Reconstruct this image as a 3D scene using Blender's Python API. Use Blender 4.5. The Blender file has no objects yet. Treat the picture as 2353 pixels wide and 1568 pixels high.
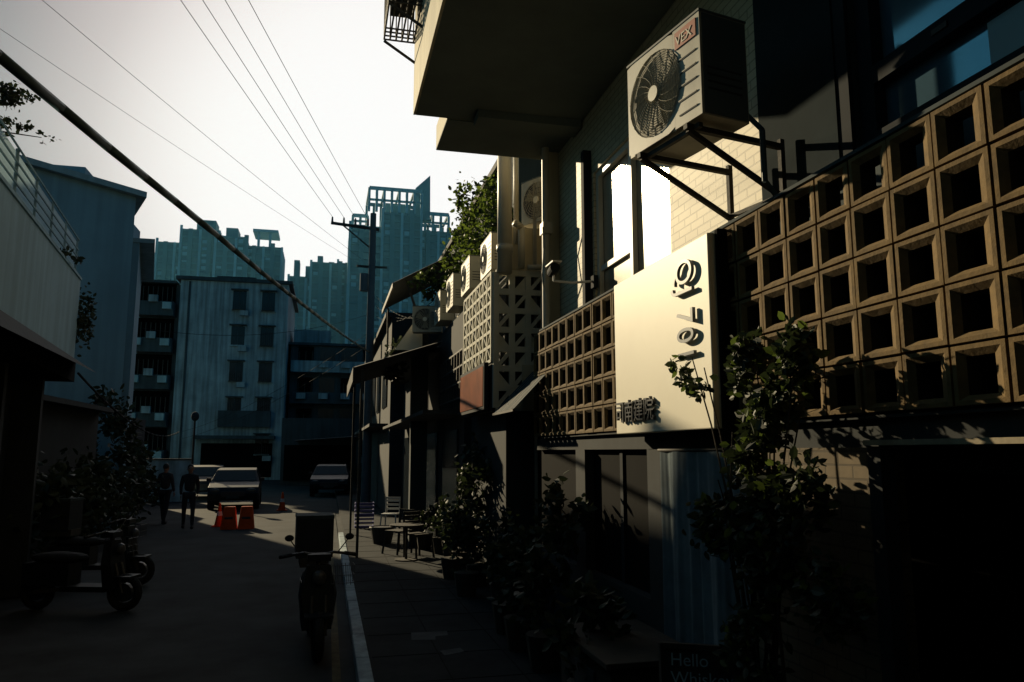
import bpy, bmesh, math, random
from mathutils import Vector, Matrix
random.seed(7)
SC=bpy.context.scene; COL=SC.collection
R=math.radians
# ------------------------------------------------------------------ materials
MATS={}
def mat(name,col,rough=.8,var=.25,scale=3.0,bump=.15,metal=0.0,kind=None,col2=None,spec=.5,trans=0.0,streak=0.0):
    if name in MATS: return MATS[name]
    m=bpy.data.materials.new(name); m.use_nodes=True; nt=m.node_tree; N=nt.nodes; L=nt.links
    p=N['Principled BSDF']; p.inputs['Roughness'].default_value=rough; p.inputs['Metallic'].default_value=metal
    p.inputs['Specular IOR Level'].default_value=spec
    tc=N.new('ShaderNodeTexCoord')
    vec=tc.outputs['Object']
    if kind in('brickX','brickY'):
        s=N.new('ShaderNodeSeparateXYZ'); c=N.new('ShaderNodeCombineXYZ'); L.new(vec,s.inputs[0])
        L.new(s.outputs['Y' if kind=='brickX' else 'X'],c.inputs[0]); L.new(s.outputs['Z'],c.inputs[1]); bv=c.outputs[0]
    no=N.new('ShaderNodeTexNoise'); no.inputs['Scale'].default_value=scale; no.inputs['Detail'].default_value=7; no.inputs['Roughness'].default_value=.65
    L.new(vec,no.inputs['Vector'])
    rp=N.new('ShaderNodeValToRGB'); rp.color_ramp.elements[0].position=.3; rp.color_ramp.elements[1].position=.72
    c1=[max(0,x*(1-var)) for x in col]; c2=[min(1,x*(1+var*.6)) for x in col] if col2 is None else col2
    rp.color_ramp.elements[0].color=(*c1,1); rp.color_ramp.elements[1].color=(*c2,1)
    L.new(no.outputs['Fac'],rp.inputs[0]); out=rp.outputs[0]; h=no.outputs['Fac']
    if streak>0:
        mp=N.new('ShaderNodeMapping'); mp.inputs['Scale'].default_value=(2.2,2.2,.12); L.new(vec,mp.inputs[0])
        n2=N.new('ShaderNodeTexNoise'); n2.inputs['Scale'].default_value=2.0; n2.inputs['Detail'].default_value=5; L.new(mp.outputs[0],n2.inputs['Vector'])
        r2=N.new('ShaderNodeValToRGB'); r2.color_ramp.elements[0].position=.38; r2.color_ramp.elements[1].position=.62
        r2.color_ramp.elements[0].color=(1-streak,1-streak,1-streak,1); r2.color_ramp.elements[1].color=(1,1,1,1); L.new(n2.outputs['Fac'],r2.inputs[0])
        mx=N.new('ShaderNodeMix'); mx.data_type='RGBA'; mx.blend_type='MULTIPLY'; mx.inputs['Factor'].default_value=1
        L.new(out,mx.inputs['A']); L.new(r2.outputs[0],mx.inputs['B']); out=mx.outputs['Result']
    if kind in('brickX','brickY'):
        br=N.new('ShaderNodeTexBrick'); br.inputs['Scale'].default_value=1; br.inputs['Brick Width'].default_value=.22; br.inputs['Row Height'].default_value=.07
        br.inputs['Mortar Size'].default_value=.006; br.inputs['Color1'].default_value=(1,1,1,1); br.inputs['Color2'].default_value=(.85,.85,.85,1); br.inputs['Mortar'].default_value=(.5,.5,.5,1)
        L.new(bv,br.inputs['Vector'])
        mx=N.new('ShaderNodeMix'); mx.data_type='RGBA'; mx.blend_type='MULTIPLY'; mx.inputs['Factor'].default_value=1
        L.new(out,mx.inputs['A']); L.new(br.outputs['Color'],mx.inputs['B']); out=mx.outputs['Result']; h=br.outputs['Color']
    L.new(out,p.inputs['Base Color'])
    if bump>0:
        bp=N.new('ShaderNodeBump'); bp.inputs['Strength'].default_value=bump; bp.inputs['Distance'].default_value=.02
        L.new(h,bp.inputs['Height']); L.new(bp.outputs[0],p.inputs['Normal'])
    if trans>0:
        t=N.new('ShaderNodeBsdfTranslucent'); L.new(out,t.inputs[0]); ms=N.new('ShaderNodeMixShader'); ms.inputs[0].default_value=trans
        L.new(p.outputs[0],ms.inputs[1]); L.new(t.outputs[0],ms.inputs[2]); L.new(ms.outputs[0],N['Material Output'].inputs[0])
    MATS[name]=m; return m
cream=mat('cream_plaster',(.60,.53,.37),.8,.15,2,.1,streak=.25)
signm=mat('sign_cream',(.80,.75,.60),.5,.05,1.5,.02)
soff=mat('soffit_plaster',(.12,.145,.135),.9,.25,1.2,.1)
tile=mat('pale_brick_tile',(.55,.48,.32),.6,.12,2,.5,kind='brickX')
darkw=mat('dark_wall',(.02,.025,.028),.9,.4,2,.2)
lowbrick=mat('low_painted_brick',(.16,.12,.07),.85,.4,3,.6,kind='brickX')
greyw=mat('grey_render',(.045,.065,.072),.9,.2,2,.15,streak=.3)
block=mat('breeze_concrete',(.15,.093,.028),.9,.38,14,.35)
blockj_shade=mat('block_joint_hole_shade',(.015,.013,.008),.95,.3,10,.2)  # for mortar joints, and for shade painted inside the block holes
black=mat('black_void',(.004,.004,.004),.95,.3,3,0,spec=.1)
framew=mat('window_frame_white',(.6,.58,.5),.4,.08,4,.02)
framed=mat('window_frame_dark',(.015,.02,.026),.85,.2,4,.02,spec=.2)
glass=mat('dusty_glass',(.42,.40,.34),.24,.1,1,0,metal=.6,spec=1.0)
glassb=mat('blue_glass',(.14,.27,.38),.08,.3,.6,0,metal=.6,spec=1.0)
whiteac=mat('ac_casing',(.52,.49,.39),.5,.12,3,.03,streak=.2)
acshade=mat('ac_casing_shaded',(.10,.12,.115),.6,.15,3,.03)  # casing copy with the shade of the unlit side put into its colour
acback=mat('ac_fan_backing',(.30,.28,.21),.7,.15,3,0)  # mid-tan backing disc and blades behind the fan grille
acdark=mat('ac_dark',(.03,.03,.03),.6,.2,5,.02)
acgr=mat('ac_grille',(.48,.45,.36),.5,.1,5,0)
red=mat('label_red',(.45,.10,.04),.5,.1,5,0)
metal=mat('rusty_steel',(.05,.045,.038),.7,.4,12,.2,metal=.2)
pipe=mat('pvc_pipe',(.58,.53,.42),.5,.12,2,.03,streak=.2)
asph=mat('asphalt',(.050,.054,.055),.95,.5,.9,.5,spec=.15)
pave=mat('pavement',(.026,.031,.034),.95,.5,1.4,.4,spec=.15)
joint=mat('paving_joint',(.018,.018,.018),.95,.3,4,0,spec=.1)
patch=mat('pavement_patch',(.06,.07,.075),.9,.5,5,.2)
kerbm=mat('kerb_stone',(.32,.41,.45),.8,.5,4,.3)
tanm=mat('door_head_trim',(.35,.29,.19),.8,.4,6,.2)
paint=mat('road_paint_yellow',(.09,.075,.03),.9,.6,6,.1)
leafd=mat('leaf_dark',(.032,.046,.018),.6,.5,2,0,trans=.25)
leafg=mat('leaf_green',(.09,.13,.025),.55,.4,2,0,trans=.45)
leafb=mat('leaf_bamboo',(.14,.20,.03),.55,.4,2,0,trans=.5)
bark=mat('bark',(.05,.04,.025),.9,.3,12,.4)
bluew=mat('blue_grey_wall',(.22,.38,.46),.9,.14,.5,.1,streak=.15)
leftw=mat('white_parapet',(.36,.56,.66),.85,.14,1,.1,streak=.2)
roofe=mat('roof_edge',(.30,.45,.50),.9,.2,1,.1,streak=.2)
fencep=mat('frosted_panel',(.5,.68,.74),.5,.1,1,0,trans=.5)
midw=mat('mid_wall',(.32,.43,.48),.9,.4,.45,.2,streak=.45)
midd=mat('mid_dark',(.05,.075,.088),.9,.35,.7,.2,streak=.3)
twl=mat('tower_light',(.36,.58,.68),.85,.18,.05,0)  # pale blue-teal: distance haze put into the tower base colours
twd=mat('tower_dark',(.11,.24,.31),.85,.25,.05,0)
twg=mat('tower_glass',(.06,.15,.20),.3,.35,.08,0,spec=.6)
wing=mat('window_dark_glass',(.012,.02,.026),.2,.4,1,0,spec=.35)
carg=mat('car_glass',(.008,.014,.018),.25,.2,1,0,spec=.2)
conc=mat('concrete_pole',(.12,.14,.15),.9,.2,4,.2)
cablem=mat('cable_rubber',(.04,.08,.10),.6,.3,8,.3)
thinw=mat('wire_dark',(.03,.035,.04),.9,.2,8,0,spec=.1)
lat=mat('lattice_white',(.60,.58,.48),.8,.12,4,.1)
copper=mat('copper_sign',(.40,.12,.05),.3,.5,1.5,.05,metal=.5)
roofd=mat('awning_dark',(.018,.024,.027),.85,.4,3,.3)
curt=mat('curtain_fabric',(.14,.185,.21),.95,.45,2.5,.1)
letter=mat('sign_letter_dark',(.03,.035,.045),.4,.2,5,0)
lettg=mat('sign_letter_grey',(.13,.14,.16),.4,.2,5,0)
rubber=mat('tyre_rubber',(.012,.012,.012),.85,.2,9,.1)
carp=mat('car_paint_dark',(.010,.014,.018),.5,.1,2,0,spec=.3)
chrome=mat('worn_metal',(.10,.10,.10),.45,.2,5,0,metal=.8)
oran=mat('barrier_orange',(.60,.07,.006),.7,.3,5,.05,spec=.2)
white=mat('white_plastic',(.6,.6,.58),.5,.1,5,0)
bluep=mat('crate_blue',(.08,.08,.28),.5,.2,5,0)
wood=mat('old_wood',(.045,.036,.026),.85,.4,6,.3)
skin=mat('skin',(.30,.18,.12),.6,.1,5,0)
cloth=mat('cloth_dark',(.02,.025,.03),.95,.3,6,.1)
cloth2=mat('cloth_grey',(.04,.045,.05),.95,.3,6,.1)
hair=mat('hair_black',(.01,.01,.01),.6,.2,9,.1)
amber=mat('lamp_lens',(.06,.06,.06),.3,.1,5,0)
# ------------------------------------------------------------------ builder
class B:
    def __init__(s,name): s.n=name; s.v=[]; s.f=[]; s.mi=[]; s.m=[]; s.M=Matrix.Identity(4)
    def mid(s,m):
        if m not in s.m: s.m.append(m)
        return s.m.index(m)
    def add(s,vs,fs,m):
        o=len(s.v); s.v+= [tuple(s.M@Vector(v)) for v in vs]; k=s.mid(m)
        for f in fs: s.f.append([o+i for i in f]); s.mi.append(k)
    def box(s,x0,x1,y0,y1,z0,z1,m):
        s.add([(x0,y0,z0),(x1,y0,z0),(x1,y1,z0),(x0,y1,z0),(x0,y0,z1),(x1,y0,z1),(x1,y1,z1),(x0,y1,z1)],
              [(0,3,2,1),(4,5,6,7),(0,1,5,4),(1,2,6,5),(2,3,7,6),(3,0,4,7)],m)
    def bar(s,p,q,w,h,m,up=(0,0,1)):
        p=Vector(p);q=Vector(q);d=(q-p).normalized();u=Vector(up)
        if abs(d.dot(u))>.98:u=Vector((1,0,0))
        r=d.cross(u).normalized()*w/2;u=r.cross(d).normalized()*h/2
        vs=[p-r-u,p+r-u,p+r+u,p-r+u,q-r-u,q+r-u,q+r+u,q-r+u]
        s.add(vs,[(0,1,2,3),(7,6,5,4),(0,4,5,1),(1,5,6,2),(2,6,7,3),(3,7,4,0)],m)
    def cyl(s,p,q,r0,r1,m,n=10,cap=True):
        p=Vector(p);q=Vector(q);d=(q-p).normalized();u=Vector((0,0,1)) if abs(d.z)<.95 else Vector((1,0,0))
        a=d.cross(u).normalized();b=d.cross(a).normalized();vs=[]
        for c,r in((p,r0),(q,r1)):
            for i in range(n):
                t=2*math.pi*i/n; vs.append(c+a*math.cos(t)*r+b*math.sin(t)*r)
        fs=[(i,(i+1)%n,n+(i+1)%n,n+i) for i in range(n)]
        if cap: fs+=[tuple(range(n))[::-1],tuple(range(n,2*n))]
        s.add(vs,fs,m)
    def path(s,pts,r,m,n=8,r1=None):
        for i in range(len(pts)-1):
            k=len(pts)-1
            ra=r if r1 is None else r+(r1-r)*i/k; rb=r if r1 is None else r+(r1-r)*(i+1)/k
            s.cyl(pts[i],pts[i+1],ra,rb,m,n)
    def torus(s,c,ax,Rr,r,m,n=24,k=6):
        ax=Vector(ax).normalized();u=Vector((0,0,1)) if abs(ax.z)<.9 else Vector((1,0,0));a=ax.cross(u).normalized();b=ax.cross(a)
        vs=[];fs=[]
        for i in range(n):
            t=2*math.pi*i/n;d=a*math.cos(t)+b*math.sin(t)
            for j in range(k):
                p=2*math.pi*j/k; vs.append(Vector(c)+d*(Rr+r*math.cos(p))+ax*r*math.sin(p))
        for i in range(n):
            for j in range(k): fs.append((i*k+j,i*k+(j+1)%k,((i+1)%n)*k+(j+1)%k,((i+1)%n)*k+j))
        s.add(vs,fs,m)
    def ell(s,c,r,m,n=12,k=8):
        vs=[];fs=[]
        for j in range(k+1):
            p=math.pi*j/k
            for i in range(n):
                t=2*math.pi*i/n; vs.append((c[0]+r[0]*math.sin(p)*math.cos(t),c[1]+r[1]*math.sin(p)*math.sin(t),c[2]+r[2]*math.cos(p)))
        for j in range(k):
            for i in range(n): fs.append((j*n+i,(j+1)*n+i,(j+1)*n+(i+1)%n,j*n+(i+1)%n))
        s.add(vs,fs,m)
    def leaf(s,c,size,m):
        d=Vector((random.gauss(0,1),random.gauss(0,1),random.gauss(0,.8))).normalized()
        u=Vector((random.gauss(0,1),random.gauss(0,1),random.gauss(0,1)));a=d.cross(u).normalized()
        n=d.cross(a); c=Vector(c);L=size*random.uniform(.7,1.3);w=L*.32
        s.add([c,c+d*L*.3+a*w*.85+n*L*.06,c+d*L*.65+a*w*.8+n*L*.05,c+d*L,c+d*L*.65-a*w*.8+n*L*.05,c+d*L*.3-a*w*.85+n*L*.06],[(0,1,2,3),(0,3,4,5)],m)
    def cloud(s,c,r,n,size,ms,clumps=7):
        cs=[]
        for _ in range(clumps):
            while 1:
                p=[random.uniform(-1,1) for _ in range(3)]
                if sum(x*x for x in p)<1: break
            cs.append((p,random.uniform(.25,.5)))
        for i in range(n):
            p,q=random.choice(cs)
            v=[c[k]+r[k]*(p[k]*.8+random.gauss(0,1)*q*.45) for k in range(3)]
            s.leaf(v,size,random.choice(ms))
    def make(s,smooth=False,bev=0):
        me=bpy.data.meshes.new(s.n); me.from_pydata(s.v,[],s.f)
        for m in s.m: me.materials.append(m)
        me.polygons.foreach_set('material_index',s.mi)
        if smooth: me.polygons.foreach_set('use_smooth',[True]*len(s.f))
        me.update(); o=bpy.data.objects.new(s.n,me); COL.objects.link(o)
        if bev:
            b=o.modifiers.new('b','BEVEL'); b.width=bev; b.segments=2; b.limit_method='ANGLE'
        return o
def place(b,loc,rz=0): b.M=Matrix.Translation(loc)@Matrix.Rotation(rz,4,'Z')
def text(name,body,size,M,m,ext,parent,sp=1.0):
    cu=bpy.data.curves.new(name,'FONT'); cu.body=body; cu.size=size; cu.extrude=ext; cu.align_x='LEFT'; cu.space_character=sp
    o=bpy.data.objects.new(name+'_tmp',cu); COL.objects.link(o); bpy.context.view_layer.update()
    me=bpy.data.meshes.new_from_object(o.evaluated_get(bpy.context.evaluated_depsgraph_get()))
    me.materials.clear(); me.materials.append(m)
    t=bpy.data.objects.new(name,me); COL.objects.link(t); t.matrix_world=M; bpy.data.objects.remove(o)
    if parent: t.parent=parent
    return t
def basis(x,y,z,loc):
    M=Matrix((( x[0],y[0],z[0],loc[0]),(x[1],y[1],z[1],loc[1]),(x[2],y[2],z[2],loc[2]),(0,0,0,1))); return M
# ------------------------------------------------------------------ camera / light / sky
cd=bpy.data.cameras.new('camera'); cam=bpy.data.objects.new('camera',cd); COL.objects.link(cam)
cd.sensor_width=36; cd.lens=26.62; cd.clip_end=3000; cd.clip_start=.05
cam.location=(0,0,2.1); cam.rotation_euler=(R(90+8.3),0,R(-13.6)); SC.camera=cam
AZ,EL=R(-23.9),R(20.4)
S=Vector((math.sin(AZ)*math.cos(EL),math.cos(AZ)*math.cos(EL),math.sin(EL)))
ld=bpy.data.lights.new('sun','SUN'); ld.energy=5; ld.angle=R(.5); ld.color=(1,.84,.54)
sun=bpy.data.objects.new('sun',ld); COL.objects.link(sun); sun.rotation_euler=S.to_track_quat('Z','Y').to_euler()
w=bpy.data.worlds.new('World'); SC.world=w; w.use_nodes=True; nt=w.node_tree; N=nt.nodes; L=nt.links
sky=N.new('ShaderNodeTexSky'); sky.sky_type='NISHITA'; sky.sun_disc=False; sky.sun_elevation=EL; sky.sun_rotation=AZ%(2*math.pi)
sky.dust_density=2.0; sky.air_density=1.0; sky.ozone_density=1.5
tint=N.new('ShaderNodeMix'); tint.data_type='RGBA'; tint.blend_type='MULTIPLY'; tint.inputs['Factor'].default_value=1; tint.inputs['B'].default_value=(.25,.80,.95,1)
L.new(sky.outputs[0],tint.inputs['A'])
# bright lobe painted into the sky colour over the far end of the street
tc=N.new('ShaderNodeTexCoord'); dt=N.new('ShaderNodeVectorMath'); dt.operation='DOT_PRODUCT'
h0=Vector((math.sin(R(6))*math.cos(R(19)),math.cos(R(6))*math.cos(R(19)),math.sin(R(19)))); dt.inputs[1].default_value=h0
nz=N.new('ShaderNodeVectorMath'); nz.operation='NORMALIZE'; L.new(tc.outputs['Generated'],nz.inputs[0]); L.new(nz.outputs[0],dt.inputs[0])
mr=N.new('ShaderNodeMapRange'); mr.inputs['From Min'].default_value=.6; mr.inputs['From Max'].default_value=.86; mr.inputs['To Max'].default_value=.95; mr.interpolation_type='SMOOTHSTEP'; L.new(dt.outputs['Value'],mr.inputs['Value'])
rp=N.new('ShaderNodeValToRGB'); e=rp.color_ramp.elements; rp.color_ramp.interpolation='B_SPLINE'
m2=N.new('ShaderNodeMapRange'); m2.inputs['From Min'].default_value=.80; m2.inputs['From Max'].default_value=1.0; L.new(dt.outputs['Value'],m2.inputs['Value']); L.new(m2.outputs[0],rp.inputs[0])
e[0].position=.0; e[0].color=(.08,.13,.16,1); e[1].position=1; e[1].color=(1,1,1,1)
for ps_,c in((.34,(.20,.175,.18)),(.50,(.38,.315,.315)),(.65,(.62,.54,.52)),(.76,(.88,.82,.79)),(.86,(1,.98,.96))):
    q=e.new(ps_); q.color=(*c,1)
scl=N.new('ShaderNodeVectorMath'); scl.operation='SCALE'; scl.inputs['Scale'].default_value=20.5; L.new(rp.outputs[0],scl.inputs[0])
mx=N.new('ShaderNodeMix'); mx.data_type='RGBA'; L.new(mr.outputs[0],mx.inputs['Factor']); L.new(tint.outputs['Result'],mx.inputs['A']); L.new(scl.outputs[0],mx.inputs['B'])
L.new(mx.outputs['Result'],N['Background'].inputs[0]); N['Background'].inputs[1].default_value=.05
SC.view_settings.view_transform='Standard'; SC.view_settings.look='None'
# city haze in front of the towers (thin real scattering volume)
g=B('distant_haze'); hm=bpy.data.materials.new('haze'); hm.use_nodes=True; hn=hm.node_tree; hn.nodes.remove(hn.nodes['Principled BSDF'])
vs_=hn.nodes.new('ShaderNodeVolumeScatter'); vs_.inputs['Color'].default_value=(.22,.70,1,1); vs_.inputs['Density'].default_value=.00026; vs_.inputs['Anisotropy'].default_value=.35
hn.links.new(vs_.outputs[0],hn.nodes['Material Output'].inputs['Volume'])
g.box(-110,140,78,294,-5,125,hm); g.make()
# ------------------------------------------------------------------ ground
g=B('ground'); g.add([(-1500,-400,-.02),(1500,-400,-.02),(1500,2500,-.02),(-1500,2500,-.02)],[(0,1,2,3)],asph); g.make()
g=B('road'); g.add([(-3.4,-20,0),(.34,-20,0),(.34,19.2,0),(.34,70,0),(-14,70,0),(-14,33,0),(-4.6,24,0),(-4.0,14,0)],[tuple(range(8))],asph); g.make()
g=B('road_marking'); g.add([(.12,-5,.004),(.2,-5,.004),(.2,19,.004),(.12,19,.004)],[(0,1,2,3)],paint); g.make()
k=B('kerb'); y=-6.0
while y<19:
    k.box(.34+random.uniform(-.006,.006),.47,y,y+.97,-.01,.12+random.uniform(-.006,.006),kerbm); y+=.99
k.make(bev=.012)
p=B('pavement'); p.box(.475,9,-20,60,-.015,.1,pave)
for i in range(26):
    yy=-2+i*.9
    p.box(.5,2.55,yy,yy+.012,.1,.1035,joint)
for xx in(1.15,1.8): p.box(xx,xx+.012,-2,20,.1,.1038,joint)
p.add([(.95,8.5,.1045),(1.2,8.45,.1045),(1.22,8.6,.1045),(1.36,8.62,.1045),(1.38,8.8,.1045),(.98,8.83,.1045)],[tuple(range(6))],patch)
p.add([(1.2,7.8,.1045),(1.42,7.9,.1045),(1.4,8.05,.1045),(1.18,7.98,.1045)],[tuple(range(4))],patch)
p.make()
# ------------------------------------------------------------------ right building
rb=B('apartment_building')
X=2.9
def wallX(y0,y1,z0,z1,m,x=X,d=.2): rb.box(x,x+d,y0,y1,z0,z1,m)
wallX(4.4,6.0,2.0,6.1,tile); wallX(6.0,7.97,2.0,3.6,tile); wallX(6.0,7.97,5.3,6.1,tile); wallX(7.97,9.9,2.0,6.1,tile)
wallX(3.56,4.4,2.0,6.1,greyw); wallX(1.0,3.56,2.0,3.8,greyw); wallX(1.0,3.56,5.75,6.1,greyw); wallX(-9,1.0,0,6.1,greyw)
rb.box(2.86,2.897,3.665,4.48,3.66,6.1,mat('wall_shade_sheet',(.022,.032,.037),.95,.25,2,.1,spec=.1))  # dark sheet laid over the wall, its colour standing in for shade
rb.box(2.87,2.897,3.56,3.66,3.5,6.1,framed)
rb.box(2.99,3.01,6.0,7.97,3.6,5.3,glass)
for y0,y1,z0,z1 in((6.0,6.06,3.6,5.3),(7.9,7.97,3.6,5.3),(6.06,7.9,5.23,5.3),(6.06,7.9,3.6,3.68),(6.93,7.0,3.68,5.23)): rb.box(2.93,2.985,y0,y1,z0,z1,framew)
rb.box(2.95,2.975,7.0,7.9,4.12,4.18,framew)
rb.box(2.8,2.897,8.03,8.12,3.62,5.6,framed)
rb.box(3.02,3.04,1.0,3.56,3.8,5.75,glassb)
for y0,y1,z0,z1 in((3.44,3.56,3.8,5.75),(1.0,1.08,3.8,5.75),(1.08,3.44,3.8,3.88),(1.08,3.44,5.68,5.75),(1.08,3.44,4.16,4.27),(2.35,2.44,3.88,4.16),(2.25,2.33,4.27,5.68)): rb.box(2.94,3.015,y0,y1,z0,z1,framed)
rb.box(3.004,3.018,2.50,2.74,3.9,4.13,fencep); rb.box(2.93,2.937,2.9,3.0,4.2,4.23,metal)
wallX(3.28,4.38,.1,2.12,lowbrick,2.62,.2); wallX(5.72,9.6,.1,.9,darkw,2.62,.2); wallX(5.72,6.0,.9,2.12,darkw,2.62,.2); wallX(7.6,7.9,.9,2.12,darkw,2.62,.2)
rb.box(2.72,2.74,6.0,7.6,.9,2.12,black); rb.box(2.72,2.74,7.9,9.6,.9,2.12,black)  # black sheets filling the openings, interior shade put into the colour
rb.box(2.7,2.72,6.75,6.82,.9,2.12,framed)
rb.box(2.66,2.9,-2,9.6,2.12,2.26,darkw)
rb.box(2.58,2.655,1.2,3.27,2.13,2.155,tanm); rb.box(2.6,2.68,3.18,3.27,.1,2.125,darkw)
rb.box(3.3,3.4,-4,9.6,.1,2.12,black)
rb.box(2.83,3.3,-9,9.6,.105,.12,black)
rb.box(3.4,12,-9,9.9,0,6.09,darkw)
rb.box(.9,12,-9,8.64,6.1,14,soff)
rb.box(.87,.898,-9,8.64,6.1,14,cream)
rb.box(1.28,3.6,8.645,9.6,6.1,6.42,cream)
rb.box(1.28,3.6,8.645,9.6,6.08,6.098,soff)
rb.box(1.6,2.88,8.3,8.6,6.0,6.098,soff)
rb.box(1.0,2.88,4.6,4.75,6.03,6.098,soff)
rbo=rb.make()
c=B('window_cage')
for z in(7.0,7.05,7.1,7.15,7.5,7.9,8.4): 
    c.bar((.5,7.8,z),(.5,8.6,z),.015,.015,metal); c.bar((.5,8.6,z),(.87,8.6,z),.015,.015,metal); c.bar((.5,7.8,z),(.87,7.8,z),.015,.015,metal)
for i in range(9): c.bar((.5,7.8+i*.1,7),(.5,7.8+i*.1,8.6),.014,.014,metal)
for i in range(6): 
    x=.5+i*.07; c.bar((x,8.6,7),(x,8.6,8.6),.014,.014,metal); c.bar((x,7.8,7),(x,7.8,8.6),.014,.014,metal); c.bar((x,7.8,7.0),(x,8.6,7.0),.02,.014,metal)
c.bar((.5,8.6,6.98),(.88,8.6,6.74),.025,.025,metal); c.bar((.5,7.8,6.98),(.88,7.8,6.74),.025,.025,metal)
c.box(.55,.83,7.9,8.45,7.22,8.3,cloth); c.make()
# breeze block wall
bw=B('breeze_block_wall'); PY,PZ=.285,.2665
def cell(y0,z0):
    y1,z1=y0+PY,z0+PZ; x=2.6+random.uniform(-.004,.004); gj=.005+random.uniform(0,.003)
    a=(y0+gj,y1-gj,z0+gj,z1-gj); b=(a[0]+.022,a[1]-.022,a[2]+.02,a[3]-.02); c_=(b[0]+.052,b[1]-.030,b[2]+.022,b[3]-.028)
    def ring(r,xx): return [(xx,r[0],r[2]),(xx,r[1],r[2]),(xx,r[1],r[3]),(xx,r[0],r[3])]
    vs=ring(a,x+.1)+ring(a,x)+ring(b,x)+ring(c_,x+.026)
    fs=[]
    for l in range(3):
        for i in range(4):
            j=(i+1)%4; fs.append((l*4+i,l*4+j,l*4+4+j,l*4+4+i))
    bw.add(vs,fs,block)
    vs=ring(c_,x+.026)+ring(c_,x+.12); bw.add(vs,[(i,(i+1)%4,4+(i+1)%4,4+i) for i in range(4)],blockj_shade)  # hole sides near-black: inner shade put into the colour
k0=-int((2.42-.3)/PY)
ys=[2.42+i*PY for i in range(k0,25)]
for y in ys:
    if y>9.3: continue
    for r in range(5):
        cell(y,2.285+r*PZ)
        bw.box(2.63,2.69,y-.006,y+.006,2.285+r*PZ,2.285+(r+1)*PZ,blockj_shade)
for r in range(6): bw.box(2.632,2.688,ys[0],9.26,2.285+r*PZ-.006,2.285+r*PZ+.006,blockj_shade)
bw.box(2.60,2.68,ys[0],9.27,3.625,3.645,greyw)
bw.box(2.78,2.80,ys[0],9.27,2.28,3.45,black)  # black sheet added behind the holes so they read as deep shade
bw.box(2.62,2.9,ys[0],9.27,2.262,2.278,darkw)
bw.make()
# sign
sg=B('shop_sign'); sg.box(2.47,2.59,4.55,6.3,2.25,3.58,signm); sg.box(2.52,2.595,4.50,4.548,2.25,3.6,black); so=sg.make(bev=.008)
t=text('sign_lettering','QJ 701',.36,basis((0,0,-.66),(0,-1,0),(-1,0,0),(2.445,4.98,3.47)),lettg,.012,None,1.12); t.parent=so
t=text('sign_name','\u53f8\u5357\u5efa\u9662',.20,basis((0,-1,0),(0,0,1),(-1,0,0),(2.45,6.24,2.36)),letter,.012,None); t.parent=so
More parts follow.
